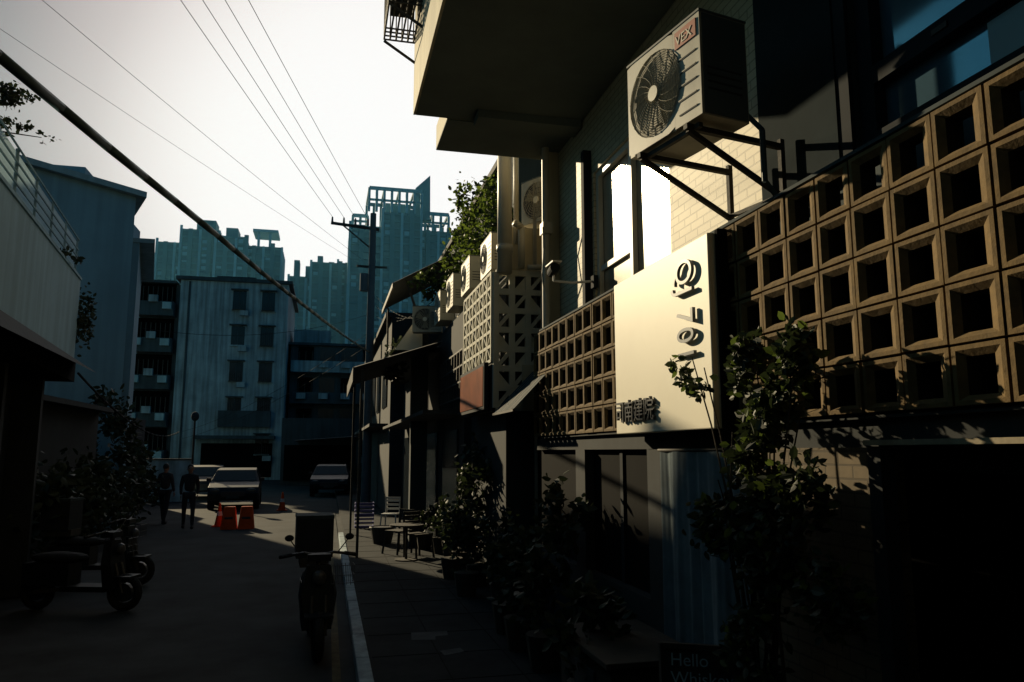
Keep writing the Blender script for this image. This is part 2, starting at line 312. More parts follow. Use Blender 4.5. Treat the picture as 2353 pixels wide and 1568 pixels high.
# ------------------------------------------------------------------ AC units
def ac(loc,rz,w=.8,h=.58,d=.3,label=False,bracket=0,louv=False):
    b=B('air_conditioner'); place(b,loc,rz)
    b.box(-w/2,w/2-.002,.012,d,0,h,whiteac); b.box(w/2-.001,w/2+.003,.02,d-.01,.01,h-.01,acshade if label else whiteac)
    r=h*.43; cx=-w/2+r+.03; cz=h/2
    n=32; vs=[];fs=[]
    x0,x1=-w/2,w/2-.0
    for i in range(n):
        t=2*math.pi*i/n; co,si=math.cos(t),math.sin(t)
        vs.append((cx+r*co,0,cz+r*si)); 
        k=min((x1-.26-cx if co>0 else cx-x0)/max(abs(co),1e-6),(h/2)/max(abs(si),1e-6)) 
        vs.append((cx+k*co,0,cz+k*si)); vs.append((cx+r*co,.05,cz+r*si))
    for i in range(n):
        j=(i+1)%n; fs.append((3*i,3*j,3*j+1,3*i+1)); fs.append((3*i,3*i+2,3*j+2,3*j))
    b.add(vs,fs,whiteac)
    b.box(x1-.262,x1,0,.012,0,h,whiteac)
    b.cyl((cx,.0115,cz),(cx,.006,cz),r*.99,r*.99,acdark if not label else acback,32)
    for q in range(1,(18 if label else 9)): b.torus((cx,-.008,cz),(0,1,0),r*q/(17.5 if label else 8.5),.0026 if label else .0032,acgr,30,4)
    for q in range(18):
        t=2*math.pi*q/18; pts=[(cx+r*.2*s_*math.cos(t+s_*.12),-.01,cz+r*.2*s_*math.sin(t+s_*.12)) for s_ in(1,2,3,4,4.9)]
        b.path(pts,.0025,acgr,4)
    for q in range(3):
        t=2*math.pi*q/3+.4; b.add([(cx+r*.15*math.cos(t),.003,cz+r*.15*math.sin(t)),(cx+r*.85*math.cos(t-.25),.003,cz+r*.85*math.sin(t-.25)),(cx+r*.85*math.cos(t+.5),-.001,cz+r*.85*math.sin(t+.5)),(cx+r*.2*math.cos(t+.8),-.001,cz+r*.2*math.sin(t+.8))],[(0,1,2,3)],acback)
    b.cyl((cx,.005,cz),(cx,-.02,cz),r*.2,r*.18,signm,20)
    for q in range(5 if label else 7):
        st_=.135 if label else .11; z=h*.1+q*h*st_; b.box(x1-.215,x1-.04,-.004,.0,z,z+.006,acdark); b.box(x1-.215,x1-.04,-.006,-.002,z+.006,z+.012,whiteac)
    if label: b.box(x1-.235,x1-.03,-.006,0,h*.78,h*.95,red)
    b.box(-w/2-.004,w/2+.004,-.004,d+.004,h,h+.014,acshade)
    for q in range(4): b.box(w/2+.003,w/2+.005,.05,d-.05,h*.25+q*.045,h*.25+q*.045+.012,acdark)
    if bracket:
        for x in(-w*.32,w*.32):
            b.bar((x,-.02,-.03),(x,d+bracket,-.03),.035,.035,metal); b.bar((x,0,-.05),(x,d+bracket,-.38),.03,.03,metal); b.bar((x,d+bracket-.015,.02),(x,d+bracket-.015,-.42),.035,.03,metal)
        b.bar((-w*.4,.05,-.03),(w*.4,.05,-.03),.03,.03,metal)
        b.bar((-w*.32,d+bracket-.03,-.36),(w*.32,d+bracket-.03,-.36),.025,.025,metal)
        b.path([(w/2-.05,d,.1),(w/2+.05,d+.05,-.05),(w/2,d+.1,-.35),(w/2-.1,d+bracket,-.5)],.018,cablem,6)
    o=b.make()
    if label:
        rot=Matrix.Translation(loc)@Matrix.Rotation(rz,4,'Z')
        t=text('maker_label','VEX',.09,rot@basis((1,0,0),(0,0,1),(0,-1,0),(x1-.225,-.008,h*.81)),signm,.001,None); t.parent=o
    return o
near=Vector((2.1,3.87,4.09)); rz=R(-79); dx=Vector((math.cos(rz),math.sin(rz),0))
ac(near-dx*.39,rz,.78,.66,.36,True,.40)
ac((2.25,11.0,4.75),R(-90),.8,.55,.3); ac((2.2,12.5,4.78),R(-90),.8,.55,.3); ac((2.15,13.9,4.75),R(-90),.8,.6,.3); ac((2.1,15.2,4.7),R(-90),.8,.6,.3)
ac((1.98,15.9,4.62),R(-12),.62,.55,.28)
ac((2.83,10.36,5.42),R(-60),.5,.66,.26)
b=B('security_camera'); b.box(2.84,2.897,7.85,7.95,3.92,4.06,framed); b.path([(2.86,7.9,4.0),(2.62,7.95,3.98),(2.42,8.0,4.0)],.014,white,8)
b.cyl((2.42,8.0,4.0),(2.42,8.0,4.08),.012,.012,white); b.cyl((2.40,7.88,4.13),(2.43,8.1,4.12),.055,.06,framed,14); b.box(2.36,2.47,7.84,8.12,4.185,4.2,white); b.make()
b=B('drain_pipe'); b.cyl((2.36,10.2,4.6),(2.36,10.2,7),.105,.105,pipe,20); b.cyl((2.36,10.2,4.9),(2.36,10.2,5.0),.12,.12,pipe,20); b.make(True)
b=B('drain_pipe'); b.path([(2.58,10.4,5.1),(2.58,10.4,7)],.04,pipe,12); b.path([(2.62,10.25,4.7),(2.62,10.25,5.3),(2.5,10.2,5.35)],.05,pipe,12); b.path([(2.7,10.2,4.7),(2.95,10.2,4.72)],.04,pipe,12); b.make(True)
b=B('corner_column'); b.box(2.72,2.895,9.3,9.5,3.65,6.09,cream); b.cyl((2.68,9.2,3.6),(2.68,9.2,6.08),.05,.05,pipe,14); b.box(2.62,2.75,9.12,9.28,4.9,5.05,pipe)
b.path([(2.66,9.22,4.1),(2.6,9.1,4.35),(2.64,9.15,4.7),(2.6,9.05,4.95)],.01,cablem,5); b.make()
# ------------------------------------------------------------------ lattice annex + shops further down
a=B('shop_annex')
a.box(2.42,6,10.36,13.0,0,4.64,darkw); a.box(2.42,4.5,10.3,13.0,4.642,4.7,cream); a.box(2.45,6,10.42,13.0,4.7,5.35,cream)
def latX(x,y0,y1,z0,z1,n,mz,dia=True,m=lat,t=.03):
    for i in range(n+1):
        y=y0+(y1-y0)*i/n; a.box(x,x+.06,y-t/2,y+t/2,z0,z1,m)
    for j in range(mz+1):
        z=z0+(z1-z0)*j/mz; a.box(x+.003,x+.057,y0,y1,z-t/2,z+t/2,m)
    if dia:
        for i in range(n):
            for j in range(mz):
                ya,yb=y0+(y1-y0)*i/n,y0+(y1-y0)*(i+1)/n; za,zb=z0+(z1-z0)*j/mz,z0+(z1-z0)*(j+1)/mz
                if (i+j)%2: ya,yb=yb,ya
                a.bar((x+.03,ya,za),(x+.03,yb,zb),.022,.05,m,up=(1,0,0))
latX(2.18,10.3,12.5,3.36,4.62,8,6,t=.045)
a.box(2.2,2.3,10.3,12.5,2.66,3.34,darkw)
latX(2.2,12.7,15.4,2.75,3.85,9,4,False,metal,.03)
n,mz=3,7
for i in range(n+1):
    x=2.25+.70*i/n; a.box(x-.04,x+.04,10.24,10.3,2.7,4.62,lat)
for j in range(mz+1):
    z=2.7+1.92*j/mz; a.box(2.25,2.95,10.243,10.297,z-.04,z+.04,lat)
for i in range(n):
    for j in range(mz):
        xa,xb=2.25+.7*i/n,2.25+.7*(i+1)/n; za,zb=2.7+1.92*j/mz,2.7+1.92*(j+1)/mz
        if (i+j)%2: a.add([(xa,10.27,za),(xb,10.27,za),(xa if j%2 else xb,10.27,zb)],[(0,1,2)],lat)
        else: a.bar((xa,10.27,za),(xb,10.27,zb),.05,.05,lat,up=(0,1,0))
a.box(2.62,2.95,10.2,10.238,2.66,3.3,cream)
a.make()
b=B('hanging_sign'); b.box(2.10,2.165,10.35,12.3,2.68,3.34,framed); b.box(2.092,2.098,10.4,12.25,2.73,3.29,copper); b.make()
b=B('striped_awning')
for i in range(7):
    y0=9.0+i*.17; b.add([(2.2,y0,2.62),(2.2,y0+.15,2.62),(2.75,y0+.15,3.2),(2.75,y0,3.2)],[(0,1,2,3)],roofd if i%2 else greyw)
b.bar((2.2,9,2.6),(2.2,10.2,2.6),.03,.03,metal); b.make()
def corr(b,x0,x1,y0,y1,zx0,zx1,m,n=24):
    vs=[];fs=[]
    for i in range(n+1):
        y=y0+(y1-y0)*i/n; o=.03*(i%2)
        vs+=[(x0,y,zx0+o),(x1,y,zx1+o)]
    for i in range(n): fs.append((2*i,2*i+1,2*i+3,2*i+2))
    b.add(vs,fs,m)
b=B('corrugated_awning'); corr(b,1.3,3.0,16.6,20,5.8,6.75,roofd); b.box(1.29,1.33,16.6,20,5.7,5.81,metal); b.bar((1.6,16.7,5.9),(1.95,16.7,4.9),.05,.05,metal); b.bar((1.45,19.9,5.85),(1.45,19.9,3.8),.05,.05,metal); b.make()
b=B('corrugated_awning'); corr(b,.45,2.2,15,19.5,3.72,4.3,roofd); b.box(.44,.47,15,19.5,3.45,3.73,roofd)
for y in(15.1,19.4): b.bar((.62,y,3.7),(.62,y,.1),.05,.05,roofd)
b.make()
b=B('canvas_canopy'); b.add([(1.35,16.4,4.28),(1.35,19,4.28),(1.95,19,5.2),(1.95,16.4,5.2)],[(0,1,2,3)],signm); b.add([(1.35,16.4,4.28),(1.95,16.4,5.2),(1.95,16.4,4.28)],[(0,1,2)],signm); b.make()
sb=B('shop_building'); sb.box(2.3,8,13.05,24,0,4.6,darkw); sb.box(2.35,8,13.0,15,4.6,4.68,cream)
sb.box(3.42,9,14,24,4.6,8.1,greyw); sb.box(3.3,9,13.8,24.2,8.1,8.24,roofd)
for i in range(4): sb.box(2.27,2.298,13.6+i*2.6,15.4+i*2.6,.3,2.5,wing); 
for i in range(3):
    sb.box(3.39,3.418,15+i*3,16.6+i*3,5.6,7.2,wing)
sb.box(1.9,2.3,16,24,4.2,4.3,roofd)
sb.box(1.75,2.1,16.5,16.8,.1,4.9,greyw)
sb.box(1.6,2.29,13.2,23,2.75,2.82,roofd)
sb.make()
sb=B('shop_building'); sb.box(1.9,10,24.3,42,0,6.4,darkw); sb.box(1.7,10,24.3,42,6.4,6.55,roofd); sb.box(2.6,10,42.1,59,0,7.4,midd)
for i in range(5): sb.box(1.86,1.898,25.5+i*3.2,27.6+i*3.2,3.6,5.4,wing); sb.box(1.3,1.9,25+i*3.2,28+i*3.2,2.9,3.0,roofd)
sb.make()
# ------------------------------------------------------------------ left side
DV=Vector((-.13,.99,0)).normalized(); E=Vector((-4.0,13.4,0)); NV=Vector((DV.y,-DV.x,0))
def LP(t,off,z): q=E-DV*t-NV*off; return (q.x,q.y,z)
l=B('left_shop_building')
def lbox(t0,t1,o0,o1,z0,z1,m):
    vs=[LP(t0,o0,z0),LP(t1,o0,z0),LP(t1,o1,z0),LP(t0,o1,z0),LP(t0,o0,z1),LP(t1,o0,z1),LP(t1,o1,z1),LP(t0,o1,z1)]
    l.add(vs,[(0,1,2,3),(7,6,5,4),(0,4,5,1),(1,5,6,2),(2,6,7,3),(3,7,4,0)],m)
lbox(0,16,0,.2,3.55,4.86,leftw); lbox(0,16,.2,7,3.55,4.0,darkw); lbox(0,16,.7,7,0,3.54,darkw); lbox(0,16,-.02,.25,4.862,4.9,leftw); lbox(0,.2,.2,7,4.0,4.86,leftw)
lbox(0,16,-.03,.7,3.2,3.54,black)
l.add([LP(.0,-.35,3.35),LP(12,-.5,3.0),LP(12,-.04,3.56),LP(0,-.04,3.56)],[(0,1,2,3)],roofd)
for i in range(6): lbox(.4+i*2.2,.55+i*2.2,.3,.69,0,3.2,darkw)
lo=l.make()
f=B('terrace_fence'); 
for i in range(15):
    t0=i*1.0; f.cyl(LP(t0,.1,4.9),LP(t0,.1,5.55),.022,.022,roofe,6)
    f.add([LP(t0+.04,.1,4.93),LP(t0+.96,.1,4.93),LP(t0+.96,.1,5.5),LP(t0+.04,.1,5.5)],[(0,1,2,3)],fencep)
for z in(5.0,5.12,5.24,5.36,5.53): f.bar(LP(0,.07,z),LP(14,.07,z),.018,.018,roofe)
f.make()
b=B('shop_sign'); 
def sgq(t0,t1,o,z0,z1): return [LP(t1,o,z0),LP(t0,o,z0),LP(t0,o,z1),LP(t1,o,z1)]
b.add(sgq(3.4,5.4,.28,1.95,2.6),[(0,1,2,3)],roofd); b.add([tuple(v) for v in sgq(3.4,5.4,.33,1.95,2.6)],[(3,2,1,0)],roofd); o=b.make()
q=LP(4.25,.26,2.12); t=text('sign_lettering','VS',.5,basis(tuple(DV),(0,0,1),tuple(NV),q),fencep,.004,None); t.parent=o
b=B('climbing_vine'); b.cloud((-4.0,13.6,4.3),(.18,.3,.7),420,.08,[leafd],9); b.cloud((-3.8,12.2,4.95),(.15,.5,.10),60,.08,[leafd],3); b.make()
def prismwall(b,pts,z0,z1,m):
    n=len(pts); vs=[(x,y,z0) for x,y in pts]+[(x,y,z1) for x,y in pts]
    b.add(vs,[(i,(i+1)%n,n+(i+1)%n,n+i) for i in range(n)]+[tuple(range(n))[::-1],tuple(range(n,2*n))],m)
b=B('grey_apartment_building')
A=[(-14.5,15.4),(-5.75,23.6),(-6.4,25.2),(-12,31),(-20,22)]
prismwall(b,A,0,9.55,bluew); prismwall(b,[(-14.8,15.0),(-5.45,23.55),(-6.2,25.5),(-12,31.4),(-20.4,22)],9.552,9.72,roofe)
prismwall(b,[(-9,25.25),(-5.95,25.25),(-7.15,31),(-9,31)],0,8.6,bluew); prismwall(b,[(-9.2,25.2),(-5.5,25.2),(-6.75,31.2),(-9.2,31.2)],8.602,8.74,roofe)
b.box(-14,-7.9,26,33.5,0,11.2,bluew); b.box(-24,-10.8,34,41,0,13.3,bluew)  # unseen blocks added behind the building to shade the right-hand shopfronts
b.make()
b=B('rear_sky_blocker'); b.box(-14,-3.2,-14,-3,0,13,midd); b.box(-12,14,-26,-15,0,20,midd); b.make()  # unseen masses added behind the camera to cut sky light
b=B('left_shed'); b.box(-9,-5.2,14.5,19.5,0,3.0,darkw); b.box(-9.1,-4.9,14.4,19.6,3.0,3.1,roofd); b.box(-12,-7.4,31.6,34.5,0,3.4,darkw); b.make()
b=B('hedge_shrubs')
for i in range(9):
    y=13.5+i*1.35; x=-4.35-.12*i; b.cloud((x,y,.9+random.random()*.5),(.6,.8,1.0+.3*random.random()),420,.16,[leafd],8)
b.cloud((-5.6,22,2.6),(.8,1.2,1.2),500,.18,[leafd],8)
b.make()
# ------------------------------------------------------------------ street-end buildings
m_=B('old_apartment_block')
x0,x1=-11.1,-3.3; y0=60
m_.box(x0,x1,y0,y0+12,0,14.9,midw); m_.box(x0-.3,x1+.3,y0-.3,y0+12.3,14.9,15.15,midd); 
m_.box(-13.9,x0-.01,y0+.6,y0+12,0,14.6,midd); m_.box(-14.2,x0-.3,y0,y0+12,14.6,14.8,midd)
for fl in range(5):
    z=1.9+fl*2.72
    for xx in(-6.85,-4.75):
        if fl==0 and xx<-6: continue
        m_.box(xx-.48,xx+.48,y0-.03,y0-.002,z,z+1.45,wing); m_.box(xx-.62,xx+.62,y0-.42,y0-.031,z+1.48,z+1.56,midd)
        m_.box(xx-.03,xx+.03,y0-.06,y0-.031,z,z+1.45,midd); m_.box(xx-.55,xx+.55,y0-.16,y0-.031,z-.1,z,midw)
        if random.random()<.8:
            for q in range(7): m_.box(xx-.45+q*.15,xx-.43+q*.15,y0-.4,y0-.38,z,z+.6+.5*(fl%2),metal)
            m_.box(xx-.48,xx+.48,y0-.42,y0-.1,z-.06,z-.02,metal)
        if random.random()<.5: m_.box(xx+.1,xx+.7,y0-.5,y0-.17,z-.5,z-.12,midw)
    m_.box(-14.3,-11.4,y0-.6,y0+.55,z-.75,z+.3,midd); m_.box(-14.2,-11.5,y0+.5,y0+.598,z+.3,z+1.9,black)
    for q in range(9): m_.box(-14.2+q*.33,-14.16+q*.33,y0-.55,y0-.5,z+.3,z+1.4,metal)
    for q in range(3):
        if random.random()<.7: m_.box(-14.0+q*.95,-13.4+q*.95,y0-.95,y0-.62,z-.3+.5*(q%2),z+.2+.5*(q%2),midw if q%2 else roofe)
m_.box(-9.4,-3.8,y0-1.4,y0-.01,3.0,3.25,midd); m_.box(-9,-4,y0-.05,y0-.002,.2,2.7,black)
m_.box(-7.9,-4.2,y0-.5,y0-.002,3.9,5.1,midd)
m_.box(-10.5,-10.38,y0-.12,y0-.002,0,14.8,midd); m_.box(-9,-6,y0+3,y0+6,15.15,16,midd)
m_.make()
m_=B('old_apartment_block'); x0,x1=-3.1,7.5; y0=63
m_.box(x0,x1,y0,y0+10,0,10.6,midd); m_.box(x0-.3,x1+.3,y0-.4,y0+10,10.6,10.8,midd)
for fl in range(4):
    z=1.6+fl*2.5
    m_.box(x0+.1,x1-.1,y0-1.1,y0-.01,z-.75,z+.15,midd if fl<3 else midw)
    for q in range(6):
        xx=x0+.6+q*1.7; m_.box(xx,xx+1.2,y0-.03,y0-.002,z+.2,z+1.4,black if random.random()<.5 else wing)
        if random.random()<.6: m_.box(xx,xx+.7,y0-1.45,y0-1.12,z-.4,z+.05,midw)
    for q in range(20): m_.box(x0+.2+q*.5,x0+.24+q*.5,y0-1.08,y0-1.04,z+.15,z+.9,metal)
m_.box(-3,0,y0+2,y0+8,10.8,12.2,midw)
m_.make()
m_=B('terrace_house'); m_.box(-2.8,1.8,50,56,0,4.2,midd); 
corr(m_,-1.8,2.4,44,50,2.7,3.0,greyw,20); m_.box(-2.6,1.6,49.9,49.99,.3,2.5,black); m_.make()
# towers
def tower(b,x0,x1,y0,y1,h,fl=3.0,bay=4.2,z0=0):
    b.box(x0+.5,x1-.5,y0+.5,y1-.5,0,h,twg)
    n=int(h/fl)
    for i in range(n+1):
        z=i*fl
        if z<z0: continue
        b.box(x0+.2,x1-.2,y0+.2,y1-.2,z,z+.75,twd)
    nb=max(2,round((x1-x0)/bay))
    for i in range(nb+1):
        x=x0+(x1-x0)*i/nb; w=.9 if i%2 else .5
        b.box(x-w,x+w,y0-(.6 if i%2 else .1),y0+.6,z0,h+(1.5 if i%3==0 else 0),twl if i%2==0 else twd)
        if i<nb and i%2==0:
            for k in range(n):
                if random.random()<.55: b.box(x+1,x+3,y0+.1,y0+.48,k*fl+.8,k*fl+random.uniform(1.5,2.6),twl if random.random()<.6 else twg)
    nb=max(2,round((y1-y0)/bay))
    for i in range(nb+1):
        y=y0+(y1-y0)*i/nb
        for x in(x0,x1): b.box(x-.2,x+.3,y-.5,y+.5,z0,h,twl)
t=B('high_rise_tower')
tower(t,6,20,300,325,92,z0=0); tower(t,18.5,34,296,322,97); tower(t,33,46,301,325,92)
def crown(x0,x1,y0,y1,z0,z1,n):
    for i in range(n+1):
        x=x0+(x1-x0)*i/n
        t.box(x-.5,x+.5,y0,y0+1,z0,z1,twl); t.box(x-.5,x+.5,y1-1,y1,z0,z1,twd)
    t.box(x0,x1,y0,y0+1,z1,z1+1.3,twl); t.box(x0,x1,y1-1,y1,z1,z1+1.3,twd); t.box(x0,x1,y0,y0+1,(z0+z1)/2,(z0+z1)/2+.7,twl)
    for i in range(0,n+1,2):
        x=x0+(x1-x0)*i/n; t.box(x-.4,x+.4,y0+1,y1-1,z1+.1,z1+1.1,twd)
crown(13,34,296,318,97,106,7); crown(33,46,302,320,92,99,4); crown(7,13,302,318,92,96,2)
t.box(20,30,303,312,97,103,twd)
t.add([(32,300,96),(38,300,96),(38,302,116),(32,302,110),(32,303,96),(38,303,96),(38,303,116),(32,303,110)],[(0,1,2,3),(7,6,5,4),(0,3,7,4),(1,5,6,2),(3,2,6,7)],twd)
t.make()
t=B('high_rise_tower'); tower(t,-19,-8,340,360,78,z0=0); tower(t,-9.5,3,336,358,84); tower(t,2,10,340,360,86)
for x in(-17,-12,-7,-2,3,7): t.box(x,x+2.4,342,350,78,84+(x%3)*2.5,twd)
t.make()
t=B('high_rise_tower'); tower(t,-66,-50,350,370,100); tower(t,-51,-38,346,366,96); tower(t,-39,-23,350,372,94)
t.box(-60,-52,352,362,100,105,twd); t.box(-36,-25,351,365,101,102.2,twl); t.box(-34,-33,352,354,94,101,twl); t.box(-29,-28,352,354,94,101,twl); t.box(-47,-42,348,358,96,101,twd)
t.make()
t=B('high_rise_tower'); tower(t,-88,-76,360,375,90); tower(t,-76,-65,352,372,94); t.make()
b=B('distant_buildings')
for i in range(60):
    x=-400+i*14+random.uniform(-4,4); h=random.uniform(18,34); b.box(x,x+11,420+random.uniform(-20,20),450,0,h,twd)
b.make()
# ------------------------------------------------------------------ poles & wires
b=B('utility_pole'); b.cyl((1.5,30,0),(1.5,30,11.6),.19,.12,conc,14)
b.bar((-.15,30,11.1),(1.75,30,10.95),.1,.1,metal); b.bar((.3,30,11.05),(1.5,30,10.1),.05,.05,metal)
b.bar((.9,30,9.4),(2.1,30,9.4),.08,.08,metal)
for x in(-.1,.35,.8,1.3): b.cyl((x,30,11.1),(x,30,11.35),.05,.03,conc,8)
b.cyl((1.2,30,8.4),(1.2,30,9.1),.16,.16,conc,12); b.make()
def wire(name,p,q,r,sag,m=thinw,n=20,wob=0):
    b=B(name); p=Vector(p);q=Vector(q); pts=[]
    for i in range(n+1):
        t=i/n; v=p.lerp(q,t); v.z-=sag*4*t*(1-t); v+=Vector((random.uniform(-wob,wob),0,random.uniform(-wob,wob))); pts.append(v)
    b.path(pts,r,m,6); return b.make(True)
wire('overhead_cable',(-2.38,-2,3.72),(1.5,30,5.96),.030,.16,m=cablem,n=48,wob=.005)
for x,xx,e_ in((-.1,-3.12,15.4),(.35,-2.7,15.25),(.8,-2.25,15.2),(1.3,-1.79,15.1)):
    s=(xx-x)/(e_-30); wire('power_line',(x,30,11.35),(x+s*(-40),-10,11.2),.008,.25)
wire('power_line',(1.5,30,9.4),(-12,-4,11),.005,.4); wire('power_line',(1.5,30,9.2),(-16,-6,11.2),.004,.4)
wire('power_line',(1.5,30,7.5),(-5.9,26,6.0),.008,.5)
for i in range(2): wire('power_line',(1.4,30,6.2+i*.5),(-10,58,3.0+i*.5),.008,.5)
wire('power_line',(-3.95,13.5,3.35),(-6,34,2.9),.02,.5)
for i in range(3): wire('power_line',(1.7,29.9,8.2-i*.4),(2.3,16.2+i*.6,5.0+i*.3),.009,.35)
# ------------------------------------------------------------------ vegetation
b=B('terrace_tree'); b.path([(-4.9,8.6,3.9),(-4.8,8.7,5.0),(-4.4,8.8,5.7),(-3.9,8.9,6.0),(-3.45,9,6.05)],.05,bark,6,.008)
b.path([(-4.4,8.8,5.7),(-3.9,9,5.6),(-3.2,9,5.55)],.02,bark,5,.005)
b.cloud((-3.5,9,6.05),(.32,.25,.19),380,.055,[leafd],10); b.cloud((-3.55,9,5.65),(.3,.2,.12),150,.055,[leafd],5); b.cloud((-3.15,9,5.55),(.12,.15,.1),24,.05,[leafd],3); b.cloud((-4.7,8.8,6.1),(.8,.8,.6),600,.08,[leafd],10); b.make()
b=B('rose_bush')
for i in range(11):
    y=3.95+random.uniform(-.2,.2); x=2.38+random.uniform(-.08,.08); pts=[(x,y,.1)]
    yy=y+random.uniform(-.75,.45); zt=random.uniform(1.7,2.7)
    for k in range(1,7): t=k/6; pts.append((x-.15*t*t+random.uniform(-.03,.03),y+(yy-y)*t*t+random.uniform(-.04,.04),.1+(zt-.1)*t))
    b.path(pts,.014,bark,5,.004)
for c,r,n in(((2.33,3.85,2.56),(.14,.16,.22),330),((2.33,3.42,2.52),(.12,.16,.24),330),((2.28,3.65,2.3),(.16,.30,.2),520),((2.28,4.65,2.62),(.08,.12,.12),60),((2.28,4.4,2.5),(.06,.25,.06),60),
             ((2.3,3.85,1.98),(.18,.35,.25),700),((2.32,3.4,1.9),(.16,.3,.3),480),((2.3,4.25,1.6),(.18,.35,.3),600),((2.3,3.7,1.5),(.2,.4,.3),800),((2.3,3.2,1.45),(.15,.25,.3),300),((2.3,3.8,1.0),(.2,.3,.35),600),((2.35,3.85,.5),(.2,.3,.35),350)):
    b.cloud(c,r,n,.062,[leafd,leafd,leafd,leafd,leafg],11)
b.make()
b=B('terrace_bamboo')
for i in range(20):
    x=2.72+random.uniform(-.28,.42); y=13.2+random.uniform(-.8,3.2); z=random.uniform(5.9,7.3)
    b.path([(x,y,4.7),(x-.02,y,5.4),(x-.12,y-.05,z)],.012,leafg,4,.004)
    b.cloud((x-.08,y,z-.4),(.26,.3,.6),190,.10,[leafb,leafb,leafd],8)
b.make()
b=B('terrace_shrub'); b.cloud((2.1,16.3,5.75),(.4,.5,.4),450,.10,[leafd,leafg],9); b.cloud((1.5,17.5,4.2),(.35,.8,.6),400,.12,[leafd],9); b.cloud((2.45,14.6,5.5),(.3,.5,.4),300,.1,[leafd,leafg],7); b.make()
b=B('potted_plants')
for i in range(15):
    y=5.6+i*.75; x=2.2+random.uniform(-.25,.15); h=random.uniform(.5,1.1)
    b.cyl((x,y,.1),(x,y,.42),.13,.18,wood,10); b.cloud((x,y,.4+h*.5),(.32,.4,h*.55),300,.10,[leafd],8)
b.cloud((2.4,7.6,1.5),(.25,.6,.5),400,.10,[leafd],7); b.cloud((2.3,12,1.6),(.3,1.2,.7),700,.11,[leafd],9)
b.make()
# ------------------------------------------------------------------ shopfront things
b=B('curtain'); vs=[];fs=[];n=90
for i in range(n+1):
    y=4.42+1.27*i/n; f1=.012*math.sin(i*.42+1.3*math.sin(i*.13))+.010*math.sin(i*.17)+.003*math.sin(i*1.1)
    vs+=[(2.6+f1*1.5,y,.5+.04*math.sin(i*.11)),(2.6+f1,y+.015*math.sin(i*.2),1.3),(2.6+f1*.4,y,2.1)]
for i in range(n):
    for j in range(2): fs.append((3*i+j,3*i+3+j,3*i+4+j,3*i+1+j))
b.add(vs,fs,curt); b.cyl((2.6,4.4,2.11),(2.6,5.72,2.11),.012,.012,metal); b.make(True)
b=B('planter_box'); b.box(1.85,2.5,4.9,6.0,.1,.7,wood); b.box(1.8,2.52,4.85,6.05,.7,.74,wood); b.box(1.83,1.848,5.2,5.6,.3,.6,greyw)
b.make(bev=.006)
b=B('chalkboard_sign'); b.add([(1.95,4.3,.1),(2.4,4.05,.1),(2.43,4.15,.95),(1.98,4.4,.95)],[(0,1,2,3)],acdark); b.bar((1.95,4.29,.1),(1.98,4.39,.97),.03,.03,wood); b.bar((2.4,4.04,.1),(2.43,4.14,.97),.03,.03,wood); b.bar((1.98,4.39,.96),(2.43,4.14,.96),.03,.03,wood); b.bar((1.98,4.39,.96),(2.1,4.7,.1),.03,.03,wood); b.bar((2.43,4.14,.96),(2.5,4.4,.1),.03,.03,wood); o=b.make()
xd=Vector((.45,-.25,0)).normalized(); yd=Vector((.03,.1,.85)).normalized(); zd=xd.cross(yd)
t=text('chalk_lettering','Hello\nWhiskey',.10,basis(xd,yd,zd,(2.0,4.32,.86)),fencep,.001,None); t.parent=o
